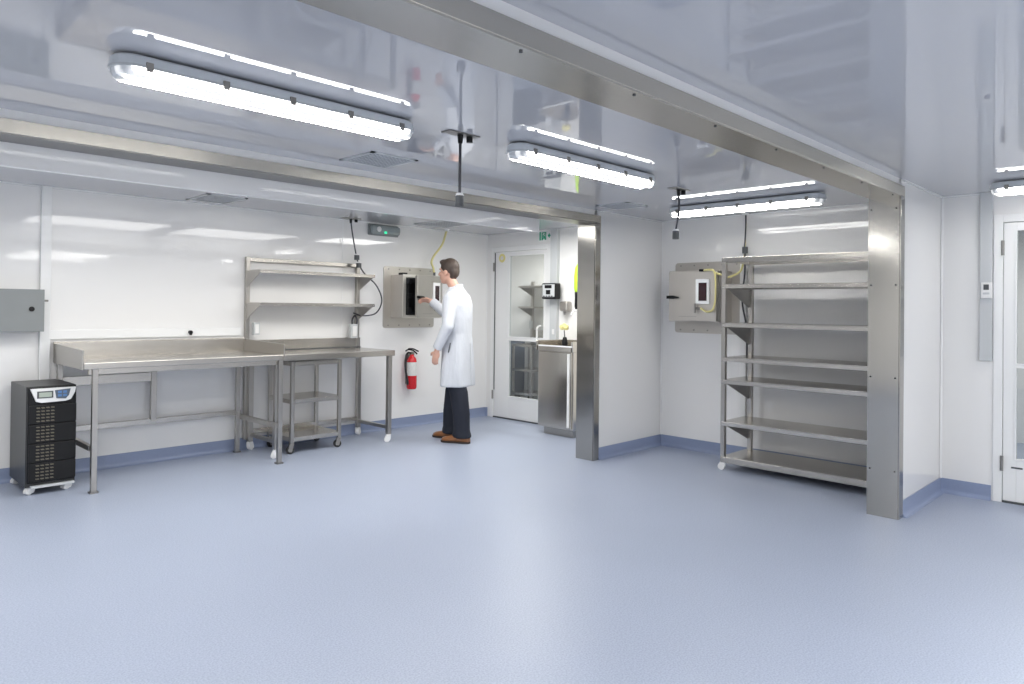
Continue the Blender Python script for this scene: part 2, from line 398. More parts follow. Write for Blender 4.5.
def area(loc, sx, sy, power, rz=0, rot=None, col=(1, .985, .95)):
    l = bpy.data.lights.new('unseen_area_lamp', 'AREA'); l.shape = 'RECTANGLE'; l.size = sx; l.size_y = sy; l.energy = power; l.color = col
    o = bpy.data.objects.new('unseen_area_lamp', l); COL.objects.link(o); o.location = loc; o.rotation_euler = rot or (0, 0, rz); return o
for (x, y, r) in ((.6, 4.74, 0), (2.3, 4.74, 0), (3.8, 4.74, 0), (-.75, 2.8, 0), (.9, -.55, 0), (3.3, -.55, 0), (.9, -2.0, 0), (3.3, -2.0, 0)):  # the three alcove lamps are added to brighten it, hidden behind the fascia
    area((x, y, ZC - .05 if y > 4 else ZC - .09), 1.22, .95 if y > 4 else .10, 25 if y > 4 else 42, r)

area((7.2, 6.6, ZC - .03), 1.0, .12, 36, PI / 2)  # added lamp, lights the room beyond the alcove door
area((8.0, .6, ZC - .03), 1.2, .12, 34, PI / 2)  # added lamp, lights the room beyond the right-hand door
area((5.35, 5.0, ZCA - .06), .8, .7, 24)  # added unseen lamp, brightens the wall around the alcove door
# ------------------------------------------------------------------ vents
def vent(x0, x1, y0, y1, z, label):
    t = thing('ceiling_vent', label, 'vent', ((x0 + x1) / 2, (y0 + y1) / 2, z), 'square ceiling vents')
    MB().box(x0, x1, y0, y0 + .025, z - .006, z + .002).box(x0, x1, y1 - .025, y1, z - .006, z + .002).box(x0, x0 + .025, y0, y1, z - .006, z + .002).box(x1 - .025, x1, y0, y1, z - .006, z + .002).build('frame', M_lgrey, t)
    g = MB(); n = 12
    for i in range(1, n):
        a = x0 + (x1 - x0) * i / n; g.box(a - .003, a + .003, y0 + .02, y1 - .02, z - .004, z + .001)
        a = y0 + (y1 - y0) * i / n; g.box(x0 + .02, x1 - .02, a - .003, a + .003, z - .004, z + .001)
    g.build('grid', M_lgrey, t)
    MB().box(x0 + .02, x1 - .02, y0 + .02, y1 - .02, z - .002, z + .001).build('backing', M_grille, t)
vent(2.44, 2.79, 5.98, 6.45, ZCA, 'square ceiling vent in the alcove above the long steel bench')
vent(4.90, 5.33, 5.83, 6.36, ZCA, 'square ceiling vent in the alcove above the man in the lab coat')
vent(2.36, 2.70, 3.47, 3.82, ZC, 'square ceiling vent below the nearest long light, left of the hanging cord')
vent(4.94, 5.24, 3.49, 3.82, ZC, 'square ceiling vent over the top of the left steel doorway column')

# ------------------------------------------------------------------ back wall items
t = thing('electrical_box', 'grey metal electrical box on the back wall at the left edge', 'box', (1.0, YA, 1.17))
MB().box(.75, 1.385, YA - .16, YA, 1.175, 1.492).build('body', M_grey, t, bevel=.004)
MB().box(.75, 1.385, YA - .178, YA - .162, 1.170, 1.497).build('cover', M_grey, t, bevel=.003)
MB().cyl((1.30, YA - .178, 1.345), (1.30, YA - .186, 1.345), .019, n=18).build('lock', M_black, t)
MB().cyl((1.385, YA - .08, 1.41), (1.43, YA - .08, 1.41), .008, n=8).build('side_pin', M_steeld, t)

# emergency light
t = thing('emergency_light', 'small grey emergency light unit high on the alcove wall', 'light', (4.65, YA, 2.2))
MB().box(4.46, 4.87, YA - .025, YA, 2.185, 2.31).build('base', M_grey, t, bevel=.02)
MB().box(4.47, 4.86, YA - .085, YA - .025, 2.195, 2.30).build('cover', mat('smoked_cover', (.30, .34, .34), .15), t, bevel=.03)
MB().ell((4.56, YA - .085, 2.25), (.03, .012, .03)).build('lamp', M_white, t, smooth=True)
MB().box(4.63, 4.66, YA - .092, YA - .084, 2.205, 2.23).build('indicator', mat('green_led', (.05, .6, .3), .4, emis=(.05, .8, .4), es=1.), t)

# fire extinguisher
t = thing('fire_extinguisher', 'red fire extinguisher hanging on the alcove wall beside the man', 'extinguisher', (5.06, 6.54, .44))
cx, cy = 5.035, 6.545
prof = [(0, .05), (.008, .054), (.02, .058), (.30, .058), (.34, .052), (.365, .038), (.38, .024), (.40, .022)]
MB().loft([[(cx + r * math.cos(2 * PI * k / 24), cy + r * math.sin(2 * PI * k / 24), .445 + z) for k in range(24)] for z, r in prof]).build('bottle', M_red, t, smooth=True)
lab = MB()
N = 14
o = []
for r in (.0592,):
    for z in (.60, .755):
        o.append([(cx + r * math.cos(a), cy + r * math.sin(a), z) for a in [R(-200 + 170 * k / N) for k in range(N + 1)]])
lab.add(o[0] + o[1], [(k, k + 1, k + 1 + N + 1, k + N + 1) for k in range(N)])
lab.build('paper_label', M_label, t)
MB().tube(bez([(cx + .0, cy, .845), (cx, cy, .875)]), .014).box(cx - .02, cx + .02, cy - .02, cy + .02, .84, .87).build('valve', M_steeld, t)
MB().tube(bez([(cx + .06, cy - .02, .845), (cx + .02, cy, .885), (cx - .05, cy, .90), (cx - .09, cy, .885)]), .009).tube(bez([(cx + .08, cy - .02, .875), (cx + .02, cy, .905), (cx - .05, cy, .91)]), .008).build('handle', M_black, t, smooth=True)
MB().tube(bez([(cx - .02, cy, .86), (cx - .08, cy - .02, .86), (cx - .115, cy - .03, .78), (cx - .11, cy - .03, .66), (cx - .085, cy - .03, .56), (cx - .08, cy - .03, .50)]), [.011] * 33 + [.011] * 8 if False else .012).build('hose', M_rubber, t, smooth=True)
MB().box(cx - .03, cx + .03, cy + .06, YA, .50, .84).build('wall_bracket', M_steeld, t)

# ------------------------------------------------------------------ UPS cabinet
t = thing('battery_backup_cabinet', 'black battery backup cabinet on casters on the floor beside the steel bench', 'cabinet', (1.40, 6.32, 0))
ux0, ux1, uy0, uy1, uz0, uz1 = 1.20, 1.515, 6.05, 6.58, .055, .785
MB().box(ux0, ux1, uy0 + .02, uy1, uz0, uz1).build('body', M_upsside, t, bevel=.004)
MB().box(ux0 + .004, ux1 - .004, uy0 - .01, uy0 + .02, uz0 + .03, uz1 - .004).build('front_panel', M_black, t, bevel=.010)
for k in range(4):
    MB().box(ux0 + .012, ux1 - .006, uy0 - .022, uy0 - .008, .10 + k * .139, .10 + k * .139 + .133).build('battery_bay', M_black, t, bevel=.004)
    g = MB()
    for i in range(5):
        for j in range(4):
            a = ux0 + .055 + j * .030; z = .114 + k * .139 + i * .024
            g.prism([(a, z + .003), (a + .004, z), (a + .022, z), (a + .022, z + .006), (a + .018, z + .009), (a, z + .009)], 'Y', uy0 - .026, uy0 - .018)
    g.build('vent_slots', mat('slot_bronze', (.16, .145, .11), .4, .6) if k == 0 else MATS['slot_bronze'], t)
cp = MB().prism([(ux0 + .015, 0.772), (ux1 - .012, 0.772), (ux1 - .018, 0.735), (ux1 - .045, 0.682), (ux1 - .08, 0.672), (ux0 + .085, 0.668), (ux0 + .05, 0.678)], 'Y', uy0 - .032, uy0 - .008).build('control_panel', M_white, t, bevel=.003)
sb = MB().box(ux0 + .055, ux0 + .155, uy0 - .036, uy0 - .03, 0.702, 0.752).build('screen_bezel', M_dgrey, cp)
MB().box(ux0 + .066, ux0 + .145, uy0 - .039, uy0 - .035, 0.710, 0.744).build('screen', M_lcd, cp)
MB().prism([(ux0 + .165, 0.755), (ux0 + .265, 0.762), (ux0 + .255, 0.715), (ux0 + .235, 0.690), (ux0 + .175, 0.695)], 'Y', uy0 - .036, uy0 - .03).build('keypad', mat('keypad_grey', (.10, .13, .17), .4), cp)
for i in range(2):
    for j in range(2):
        MB().box(ux0 + .185 + i * .033, ux0 + .208 + i * .033, uy0 - .04, uy0 - .035, 0.707 + j * .025, 0.724 + j * .025).build('key', M_blue, cp)
MB().box(ux0 + .03, ux1 - .01, uy0 - .012, uy0 + .03, .05, .068).build('front_bar', M_lgrey, t)
def caster(t, x, y, zt, d=.05, white=True, ang=0., name='caster'):
    c = MB().box(x - .016, x + .016, y - .016, y + .016, zt - .012, zt)
    ca, sa = math.cos(ang), math.sin(ang)
    r = d / 2
    fk = MB()
    for s in (-1, 1):
        fk.prism([(-.02, zt - .01), (.02, zt - .01), (.03, r * .9), (.012, r * .5), (-.002, r * .5)], 'Y', s * .016 - .002, s * .016 + .002)
    fk.box(-.022, .022, -.018, .018, zt - .014, zt - .006)
    if white: fk.prism([(-.024, zt - .008), (.022, zt - .006), (.040, r * 1.3), (.040, r * .55), (-.012, r * .55), (-.020, r * 1.1)], 'Y', -.020, .020)
    M = Matrix.Translation((x, y, 0)) @ Matrix.Rotation(ang, 4, 'Z')
    f = fk.xf(M).build('caster', M_white if white else M_steeld, t)
    w = MB().cyl((.014, -.013, r), (.014, .013, r), r, n=20)
    w.xf(M).build('wheel', M_white if white else M_rubber, f)
    w = MB().cyl((.014, -.0155, r), (.014, .0155, r), r * .45, n=14).xf(M).build('hub', M_dgrey if white else M_lgrey, f)
for (a, b) in ((ux0 + .04, uy0 + .05), (ux1 - .04, uy0 + .05), (ux0 + .04, uy1 - .05), (ux1 - .04, uy1 - .05)):
    caster(t, a, b, uz0 + .004, .045, True, R(200))

# ------------------------------------------------------------------ long fixed bench
t = thing('steel_work_bench', 'long stainless steel bench with raised edges beside the black cabinet', 'bench', (2.27, 6.2, 0))
bx0, bx1, by0, by1 = 1.48, 3.06, 5.80, 6.60
ZS = .958
MB().box(bx0 + .013, bx1 - .013, by0 + .017, by1 - .021, ZS - .04, ZS).build('worktop', M_steelh, t)
MB().box(bx0 + .013, bx1 - .013, by0 - .004, by0 + .016, .912, ZS + .001).build('front_lip', M_steelh, t, bevel=.004)
MB().box(bx0, bx1, by1 - .02, by1, ZS - .04, 1.074).box(bx0, bx1, by1 - .02, by1 + .018, 1.074, 1.082).build('backsplash', M_steelh, t, bevel=.002)
for x in (bx0, bx1 - .012):
    MB().prism([(by0 - .004, .912), (by1 - .021, .912), (by1 - .021, 1.070), (by0 - .004, 1.052)], 'X', x, x + .012).build('end_panel', M_steel, t, bevel=.002)
def leg(t, x, y, z0, z1, w=.045, name='leg', m=None):
    return MB().box(x - w / 2, x + w / 2, y - w / 2, y + w / 2, z0, z1).build(name, m or M_steel, t, bevel=.003)
for (x, y) in ((bx0 + .095, by0 + .03), (bx1 - .030, by0 + .0225), (bx0 + .035, by1 - .06), (bx1 - .085, by1 - .06)):
    l = leg(t, x, y, .012, .912, .038)
    MB().box(x - .028, x + .028, y - .028, y + .028, 0, .014).build('foot', M_steeld, l)
lx0, lx1, fy, ry = bx0 + .055, bx1 - .055, by0 + .045, by1 - .06
MB().box(lx0, lx1, ry - .018, ry + .018, .355, .40).build('stretcher', M_steelh, t, bevel=.002)
MB().box(lx0 + .015, lx0 + .045, by0 + .07, ry, .305, .345).build('stretcher', M_steel, t, bevel=.002)
MB().box(lx1 - .016, lx1 + .016, by0 + .02, ry, .315, .358).build('stretcher', M_steel, t, bevel=.002)
MB().box(lx0, lx1, by0 + .03, by0 + .065, .870, .914).build('apron_rail', M_steelh, t, bevel=.002)
MB().box(lx0, 2.22, ry - .012, ry + .012, .725, .80).build('upper_rail', M_steelh, t, bevel=.002)
MB().box(2.20, 2.245, ry - .02, ry + .02, .38, .915).build('center_post', M_steel, t, bevel=.002)

# ------------------------------------------------------------------ mobile bench with overshelves
t = thing('mobile_steel_bench', 'steel bench on white casters with two wall-side overshelves, right of the long bench', 'bench', (3.7, 6.25, 0))
mx0, mx1, my0, my1 = 3.063, 4.355, 5.95, 6.60
ZM = .945
MB().box(mx0, mx1, my0 + .013, my1 - .031, ZM - .04, ZM).build('worktop', M_steelh, t, bevel=.003)
MB().box(mx0, mx1, my0 - .006, my0 + .012, ZM - .055, ZM + .001).build('front_lip', M_steelh, t, bevel=.002)
MB().box(mx0, mx1, my1 - .018, my1, ZM - .02, 1.055).build('backsplash', M_steelh, t, bevel=.002)
MB().box(mx0, mx1, my1 - .03, my1 - .018, ZM, ZM + .012).build('splash_joint', M_dgrey, t)
for (x, y) in ((mx0 + .045, my0 + .09), (mx1 - .035, my0 + .045), (mx0 + .045, my1 - .045), (mx1 - .035, my1 - .045)):
    leg(t, x, y, .085, ZM - .04)
    caster(t, x, y, .088, .055, True, R(150) if y < 6.2 else R(30))
MB().box(mx1 - .05, mx1 - .02, my0 + .045, my1 - .045, .135, .17).build('stretcher', M_steel, t, bevel=.002)
MB().box(mx0 + .03, mx0 + .06, my0 + .09, my1 - .045, .135, .17).build('stretcher', M_steel, t, bevel=.002)
MB().box(mx0 + .045, mx1 - .035, my1 - .06, my1 - .03, .155, .20).build('stretcher', M_steelh, t, bevel=.002)
for x in (3.082, 4.322):
    MB().box(x - .018, x + .018, my1 - .022, my1 + .02, .10 if x < 4 else ZM, 1.858).build('upright', M_steel, t, bevel=.002)
MB().box(3.065, 4.322, my1 - .02, my1 + .012, 1.815, 1.852).build('top_rail', M_steelh, t, bevel=.002)
for z in (1.725, 1.415):
    MB().box(3.066, 4.345, my1 - .30, my1 - .02, z - .006, z + .004).box(3.066, 4.345, my1 - .30, my1 - .292, z - .028, z - .006).build('overshelf', M_steelh, t, bevel=.001)
    for x in (3.072, 4.335):
        MB().prism([(my1 - .02, z - .004), (my1 - .295, z - .004), (my1 - .295, z - .02), (my1 - .02, z - .16)], 'X', x - .003, x + .003).build('shelf_bracket', M_steel, t)

def outlet(x, y, z, w, h, label, cable):
    t = thing('outlet_box', label, 'outlet', (x, y, z), 'outlet boxes on the overshelf uprights')
    MB().cb((x, y, z), w, .05, h).build('box', M_lgrey, t, bevel=.004)
    MB().cb((x, y - .028, z), w * .62, .008, h * .72).build('cover_plate', M_white, t, bevel=.002)
    if cable: MB().tube(bez([(x - .02, y - .01, z + h / 2), (x - .02, y - .01, z + h / 2 + .05), (x + .01, y - .01, z + h / 2 + .09), (x + .04, y - .01, z + h / 2 + .05), (x + .035, y - .01, z + h / 2)]), .009).build('cable_loop', M_cable, t, smooth=True)
outlet(3.15, my1 - .05, 1.165, .06, .12, 'small outlet box on the left upright of the overshelf bench', False)
outlet(4.245, my1 - .05, 1.125, .085, .15, 'grey outlet box with cable loop on the right overshelf upright', True)

t = thing('overshelf_bench', 'steel bench with two bracketed shelves seen through the glass of the alcove door', 'bench', (7.8, 6.5, 0))
ox0, ox1, oy0, oy1 = 7.42, 8.04, 6.0, 7.42
MB().box(ox0, ox1, oy0, oy1, .905, .945).build('worktop', M_steelh, t, bevel=.003)
MB().box(ox1 - .018, ox1, oy0, oy1, .945, 1.055).build('backsplash', M_steelh, t)
for (x, y) in ((ox0 + .04, oy1 - .04), (ox1 - .05, oy1 - .04), (ox0 + .04, oy0 + .04), (ox1 - .05, oy0 + .04)): leg(t, x, y, 0, .905)
for y in (oy0 + .02, oy1 - .02): MB().box(ox1 - .06, ox1 - .02, y - .02, y + .02, .945, 1.80).build('upright', M_steel, t)
for z in (1.725, 1.415):
    MB().box(ox1 - .34, ox1 - .02, oy0, oy1, z - .028, z).build('overshelf', M_steel, t)
    for y in (oy0 + .03, oy1 - .03): MB().prism([(ox1 - .03, z - .02), (ox1 - .33, z - .02), (ox1 - .33, z - .03), (ox1 - .03, z - .17)], 'Y', y - .003, y + .003).build('shelf_bracket', M_steeld, t)
MB().box(ox1 - .09, ox1 - .06, oy1 - .06, oy1 - .0, 1.08, 1.20).build('outlet', M_lgrey, t)
t = thing('steel_cart', 'two-shelf steel cart seen through the lower glass of the alcove door', 'cart', (7.65, 7.13, 0))
q0, q1, w0, w1 = 7.48, 7.86, 6.93, 7.33
for (x, y) in ((q0 + .02, w0 + .02), (q1 - .02, w0 + .02), (q0 + .02, w1 - .02), (q1 - .02, w1 - .02)):
    leg(t, x, y, .095, .84, .032)
    caster(t, x, y, .10, .075, False, R(30))
for z in (.86, .50, .155): MB().box(q0 + .002, q1 - .002, w0 + .002, w1 - .002, z - .035, z).build('tray', M_steelh, t)
t = thing('shade_cabinet', 'dark blue-grey low cabinet added as shade behind the lower glass of the alcove door', 'cabinet', (7.5, 7.8, 0))  # made-up dark block standing in for shade behind the lower pane
M_navy = mat('blue_grey_shade', (.10, .13, .18), .4)
MB().box(7.0, 8.05, 7.60, 8.05, .06, .88).build('body', M_navy, t, bevel=.004)
MB().box(7.02, 7.51, 7.585, 7.60, .08, .86).build('cabinet_door', M_navy, t, bevel=.003)
MB().box(7.53, 8.03, 7.585, 7.60, .08, .86).build('cabinet_door', M_navy, t, bevel=.003)
MB().box(7.05, 8.0, 7.64, 8.02, 0, .06).build('plinth', M_dgrey, t)

# ------------------------------------------------------------------ small cart
t = thing('steel_cart', 'small three-tier stainless steel cart parked under the mobile bench', 'cart', (3.57, 6.33, 0))
c0, c1, d0, d1 = 3.29, 3.835, 6.10, 6.575
for (x, y) in ((c0 + .02, d0 + .02), (c1 - .02, d0 + .02), (c0 + .02, d1 - .02), (c1 - .02, d1 - .02)):
    leg(t, x, y, .095, .865, .034)
    caster(t, x, y, .10, .075, False, R(160) if y < 6.3 else R(20))
for z in (.865, .510, .155):
    MB().box(c0 + .004, c1 - .004, d0 + .004, d1 - .004, z - .006, z).box(c0 + .004, c1 - .004, d0 + .004, d0 + .01, z - .04, z - .006).box(c0 + .004, c1 - .004, d1 - .01, d1 - .004, z - .04, z - .006).box(c0 + .004, c0 + .01, d0 + .01, d1 - .01, z - .04, z - .006).box(c1 - .01, c1 - .004, d0 + .01, d1 - .01, z - .04, z - .006).build('tray', M_steelh, t, bevel=.001)

# ------------------------------------------------------------------ pass-through chambers
def rrect(x0, x1, z0, z1, r, n=5):
    pts = []
    for (cx, cz, a0) in ((x1 - r, z1 - r, 0), (x0 + r, z1 - r, 90), (x0 + r, z0 + r, 180), (x1 - r, z0 + r, 270)):
        for k in range(n + 1):
            a = R(a0 + 90 * k / n); pts.append((cx + r * math.cos(a), cz + r * math.sin(a)))
    return pts
# local frame: x along wall (0 centre), y=0 wall, -y into the room, z up from plate bottom
def chamber(label, M, door_open, loc):
    t = thing('transfer_chamber', label, 'chamber', loc, 'wall transfer chambers')
    def B(mb, name, m, par=None, **k): return mb.xf(M).build(name, m, par or t, **k)
    P = .365
    B(MB().prism(rrect(-P, P, 0, .70, .03), 'Y', -.012, 0), 'wall_plate', M_chamber)
    for k in range(5):
        for z in (.03, .67):
            B(MB().cyl((-.3 + k * .15, -.012, z), (-.3 + k * .15, -.018, z), .008, n=8), 'bolt', M_steeld)
    D = .25
    h = MB()
    h.box(-.265, -.25, -D, -.01, .12, .60).box(.235, .25, -D, -.01, .12, .60).box(-.25, .235, -D, -.01, .12, .135).box(-.25, .235, -D, -.01, .585, .60)
    B(h, 'housing', M_chamber)
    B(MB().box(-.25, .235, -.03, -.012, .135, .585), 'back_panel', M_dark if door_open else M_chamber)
    f = MB()
    f.box(-.28, -.24, -D - .012, -D, .115, .605).box(.21, .25, -D - .012, -D, .115, .605).box(-.24, .21, -D - .012, -D, .115, .15).box(-.24, .21, -D - .012, -D, .57, .605)
    B(f, 'front_flange', M_flange if door_open else M_chamber, bevel=.002)
    if door_open:
        for z in (.17, .33, .50): B(MB().box(-.235, -.17, -D - .05, -D - .012, z, z + .06), 'clamp', M_black, bevel=.006)
        B(MB().box(-.262, -.20, -D + .02, -D + .10, .60, .625), 'hinge_block', M_black)
    B(MB().box(-.225, -.20, -D - .02, -D - .006, .155, .565).box(-.20, .20, -D - .02, -D - .006, .155, .17).box(-.20, .20, -D - .02, -D - .006, .55, .565), 'gasket', M_rubber)
    # door: hinge on +x side
    Hx = .245; ang = R(17) if door_open else R(1)
    DM = M @ Matrix.Translation((Hx, -D - .022, 0)) @ Matrix.Rotation(ang, 4, 'Z')
    def Dd(mb, name, m, par, **k): return mb.xf(DM).build(name, m, par, **k)
    d = Dd(MB().prism(rrect(-.50, 0, .125, .595, .012), 'Y', -.03, 0), 'chamber_door', M_chamber, t, bevel=.003)
    Dd(MB().box(-.49, -.02, .0, .008, .14, .58), 'door_seal', M_rubber, d)
    Dd(MB().box(-.205, -.065, -.045, -.03, .285, .52), 'window_frame', M_trimw, d, bevel=.003)
    Dd(MB().box(-.172, -.090, -.049, -.043, .315, .485), 'window', mat('red_black_glass', (.035, .012, .015), .1) if 'red_black_glass' not in MATS else MATS['red_black_glass'], d)
    Dd(MB().box(-.51, -.44, -.055, -.03, .335, .365).tube([(-.50, -.055, .35), (-.42, -.06, .35), (-.38, -.045, .348)], [.013, .012, .005], 8), 'latch_handle', M_black, d)
    Dd(MB().cyl((-.20, -.03, .245), (-.20, -.06, .245), .012, n=10).box(-.206, -.194, -.07, -.055, .20, .29).cyl((-.19, -.045, .245), (-.15, -.045, .245), .010, n=10), 'valve', M_steeld, d)
    Dd(MB().box(-.39, -.20, -.034, -.03, .165, .168), 'crease', M_steeld, d)
    return t, DM
MA = Matrix.Translation((5.045, YA, 1.150))
tA, DA_M = chamber('steel transfer chamber with open door on the alcove wall that the man touches', MA, True, (5.045, YA, 1.15))
MBm = Matrix.Translation((X1, 3.475, 1.165)) @ Matrix.Rotation(-PI / 2, 4, 'Z')
tB, DB_M = chamber('steel transfer chamber with yellow hoses left of the tall rack', MBm, False, (X1, 3.475, 1.165))
# hoses of chamber B (parts)
def loc2(M, pts): return [M @ Vector(p) for p in pts]
MB().tube(loc2(DB_M, bez([(-.12, -.045, .60), (-.06, -.06, .605), (-.01, -.06, .59), (.0, -.05, .50), (.0, -.05, .33), (-.02, -.06, .235), (-.08, -.06, .215), (-.15, -.045, .245)])), .010, 8).build('hose', M_yellow, tB, smooth=True)
MB().cyl(DB_M @ Vector((-.12, -.045, .60)), DB_M @ Vector((-.165, -.045, .602)), .012, n=8).build('hose_fitting', M_black, tB)
MB().tube(bez([DB_M @ Vector((-.02, -.05, .58)), DB_M @ Vector((.06, -.02, .55)), (6.1, 3.18, 1.70), (6.20, 3.10, 1.76), (6.26, 3.09, 1.90), (6.27, 3.085, 1.95)]), .010, 8).build('hose', M_yellow, tB, smooth=True)
MB().cyl((6.27, 3.085, .99 + .96), (6.27, 3.085, 2.29), .004, n=8).build('hose_feed', M_yellow, tB)
# chamber A yellow air hose up to ceiling
MB().tube(bez([(5.50, 6.50, 2.322), (5.43, 6.50, 2.14), (5.31, 6.50, 2.0), (5.27, 6.50, 1.92), (5.30, 6.50, 1.85), (5.30, 6.48, 1.78)]), .013, 8).build('hose', M_yellow, tA, smooth=True)
MB().cyl((5.30, 6.48, 1.80), (5.30, 6.48, 1.73), .014, n=10).build('hose_fitting', M_dgrey, tA)
MB().cyl((5.50, 6.50, 2.326), (5.50, 6.50, 2.30), .035, .018, n=12).build('hose_fitting', M_trimw, tA)

# ------------------------------------------------------------------ hanging power cords
def cord(label, x, y, zc, pts, ends, rz=0):
    t = thing('hanging_power_cord', label, 'cord', (x, y, zc), 'power cords hanging from the ceiling')
    p = MB().box(-.105, .105, -.035, .035, -.006, 0).xf(Matrix.Translation((x, y, zc)) @ Matrix.Rotation(rz, 4, 'Z')).build('ceiling_plate', M_steeld, t)
    MB().cyl((x - .005, y, zc - .006), (x - .005, y, zc - .05), .016, .012, n=12).build('cable_gland', M_black, t)
    q = Vector((x, y, zc)) + Matrix.Rotation(rz, 3, 'Z') @ Vector((.06, 0, 0))
    MB().cyl((q.x, q.y, zc - .006), (q.x, q.y, zc - .035), .017, n=12).build('plug', M_black, t)
    MB().tube(bez([(x - .005, y, zc - .03)] + pts), .0075, 8).build('cable', M_cable, t, smooth=True)
    for (e, r, h) in ends:
        c = MB().cyl((e[0], e[1], e[2] + h / 2), (e[0], e[1], e[2] - h / 2), r, n=14).build('connector', M_conn, t, smooth=False)
        MB().cyl((e[0], e[1], e[2] + h / 2 + .014), (e[0], e[1], e[2] + h / 2), r * .8, r * 1.05, n=14).build('collar', M_white, c)
cord('black power cord hanging from a ceiling plate between the two long lights', 2.437, 2.775, ZC, [(2.432, 2.775, 1.98)], [((2.432, 2.775, 1.95), .022, .055)])
cord('short black power cord hanging from the ceiling left of the rack light', 4.652, 2.82, ZC, [(4.655, 2.82, 2.15), (4.64, 2.835, 2.0)], [((4.638, 2.837, 1.955), .024, .06)])
cord('power cord looping down the alcove wall beside the overshelves', 4.17, 6.50, ZCA,
     [(4.19, 6.5, 2.15), (4.24, 6.50, 1.93), (4.26, 6.48, 1.84), (4.33, 6.47, 1.74), (4.48, 6.47, 1.62), (4.56, 6.48, 1.46), (4.50, 6.50, 1.32), (4.36, 6.55, 1.29), (4.25, 6.56, 1.32)],
     [((4.245, 6.50, 1.915), .028, .05), ((4.262, 6.485, 1.83), .028, .05)])
t = thing('hanging_power_cord', 'pale cord with grey connector dropping behind the tall steel rack', 'cord', (6.22, 3.04, ZC), 'power cords hanging from the ceiling')
MB().tube(bez([(6.20, 3.05, ZC), (6.20, 3.05, 2.15), (6.20, 3.06, 1.98)]), .007).build('cable', M_cable, t)
MB().cyl((6.20, 3.055, 1.985), (6.20, 3.055, 1.925), .026, n=14).build('connector', M_conn, t)
MB().tube(bez([(6.20, 3.055, 1.93), (6.21, 3.06, 1.75), (6.22, 3.08, 1.60), (6.23, 3.09, 1.45), (6.23, 3.05, 1.24), (6.23, 3.04, .95)]), .008).build('cable', M_cable, t)
MB().cyl((6.20, 3.055, 2.30), (6.20, 3.055, 2.28), .03, n=12).build('ceiling_cap', M_white, t)
tag(MB().box(6.262, X1, 3.07, 3.135, .25, 1.90).build('wall_conduit', M_white, bevel=.004), 'white conduit strip on the wall behind the tall steel rack', 'conduit')

# ------------------------------------------------------------------ tall rack
t = thing('steel_shelving_rack', 'tall steel shelving rack on casters behind the right doorway column', 'rack', (5.95, 2.45, 0))
rx0, rx1, rya, ryb = 5.71, 6.20, 1.735, 3.03
for (x, y) in ((rx0 + .02, ryb - .02), (rx1 - .02, ryb - .05), (rx0 + .02, rya + .02), (rx1 - .02, rya + .02)):
    leg(t, x, y, .07, 1.812, .038)
    caster(t, x, y, .075, .06, True, R(100))
def rshelf(z, x0, x1, lip=.036, br=True):
    MB().box(x0, x1, rya, ryb - .008, z - .006, z).box(x0, x0 + .006, rya, ryb - .008, z - lip, z - .006).box(x1 - .006, x1, rya, ryb - .008, z - lip, z - .006).box(x0 + .006, x1 - .006, ryb - .014, ryb - .008, z - lip, z - .006).box(x0 + .006, x1 - .006, rya, rya + .006, z - lip, z - .006).build('shelf', M_steelh if lip < .05 else M_steelh, t, bevel=.001)
    if br:
        for y in (ryb - .045, rya + .045):
            MB().prism([(x0 + .02, z - lip), (rx1 - .03, z - lip), (rx1 - .03, z - .20), (rx1 - .06, z - .20)], 'Y', y - .003, y + .003).build('shelf_bracket', M_steeld, t)
for z in (1.622, 1.285, .790, .425): rshelf(z, rx0, rx1 - .04, .036, True)
rshelf(.985, rx0, rx1 - .02, .036, False)
rshelf(.120, rx0 - .004, rx1, .052, False)
MB().box(rx0, rx0 + .036, rya, ryb, 1.812, 1.855).build('top_rail', M_steelh, t, bevel=.002)
MB().box(rx1 - .036, rx1, rya, ryb, 1.812, 1.855).build('top_rail', M_steelh, t, bevel=.002)
for y in (rya, ryb - .036): MB().box(rx0 + .037, rx1 - .037, y, y + .036, 1.820, 1.853).build('top_rail', M_steel, t, bevel=.002)

# ------------------------------------------------------------------ right wall items near door 2
t = thing('wall_channel', 'pale grey cable channel on the wall with a small white thermostat', 'channel', (X1, 1.16, 1.05))
MB().box(X1 - .035, X1, 1.134, 1.212, 1.04, ZC).build('channel_body', M_lgrey, t, bevel=.003)
th = MB().box(X1 - .055, X1 - .035, 1.130, 1.202, 1.505, 1.625).build('thermostat', M_white, t, bevel=.005)
MB().box(X1 - .058, X1 - .054, 1.150, 1.184, 1.57, 1.61).build('screen', M_dgrey, th)
MB().box(X1 - .058, X1 - .054, 1.146, 1.188, 1.535, 1.55).build('buttons', M_lgrey, th)
# channel near door 1
t = thing('wall_channel', 'pale grey cable channel on the wall right of the alcove door', 'channel', (X1, 5.46, 1.0))
MB().box(X1 - .05, X1, 5.395, 5.50, .93, ZCA).build('channel_body', M_lgrey, t, bevel=.003)
MB().box(X1 - .058, X1 - .05, 5.425, 5.455, 1.09, 1.15).build('outlet_plate', M_white, t)
t = thing('access_keypad', 'black and silver wall keypad with two dark screens right of the alcove door', 'keypad', (6.2, 5.42, 1.5))
MB().box(6.15, X1 - .05, 5.33, 5.545, 1.50, 1.685).build('case', M_black, t, bevel=.012)
MB().box(6.143, 6.152, 5.345, 5.53, 1.525, 1.67).build('faceplate', M_lgrey, t, bevel=.004)
MB().box(6.139, 6.145, 5.385, 5.49, 1.625, 1.662).build('screen', M_black, t)
MB().box(6.139, 6.145, 5.405, 5.47, 1.555, 1.605).build('screen', M_black, t)
for i in range(4): MB().box(6.137, 6.145, 5.37 + i * .04, 5.39 + i * .04, 1.512, 1.54).build('key', M_dgrey, t)
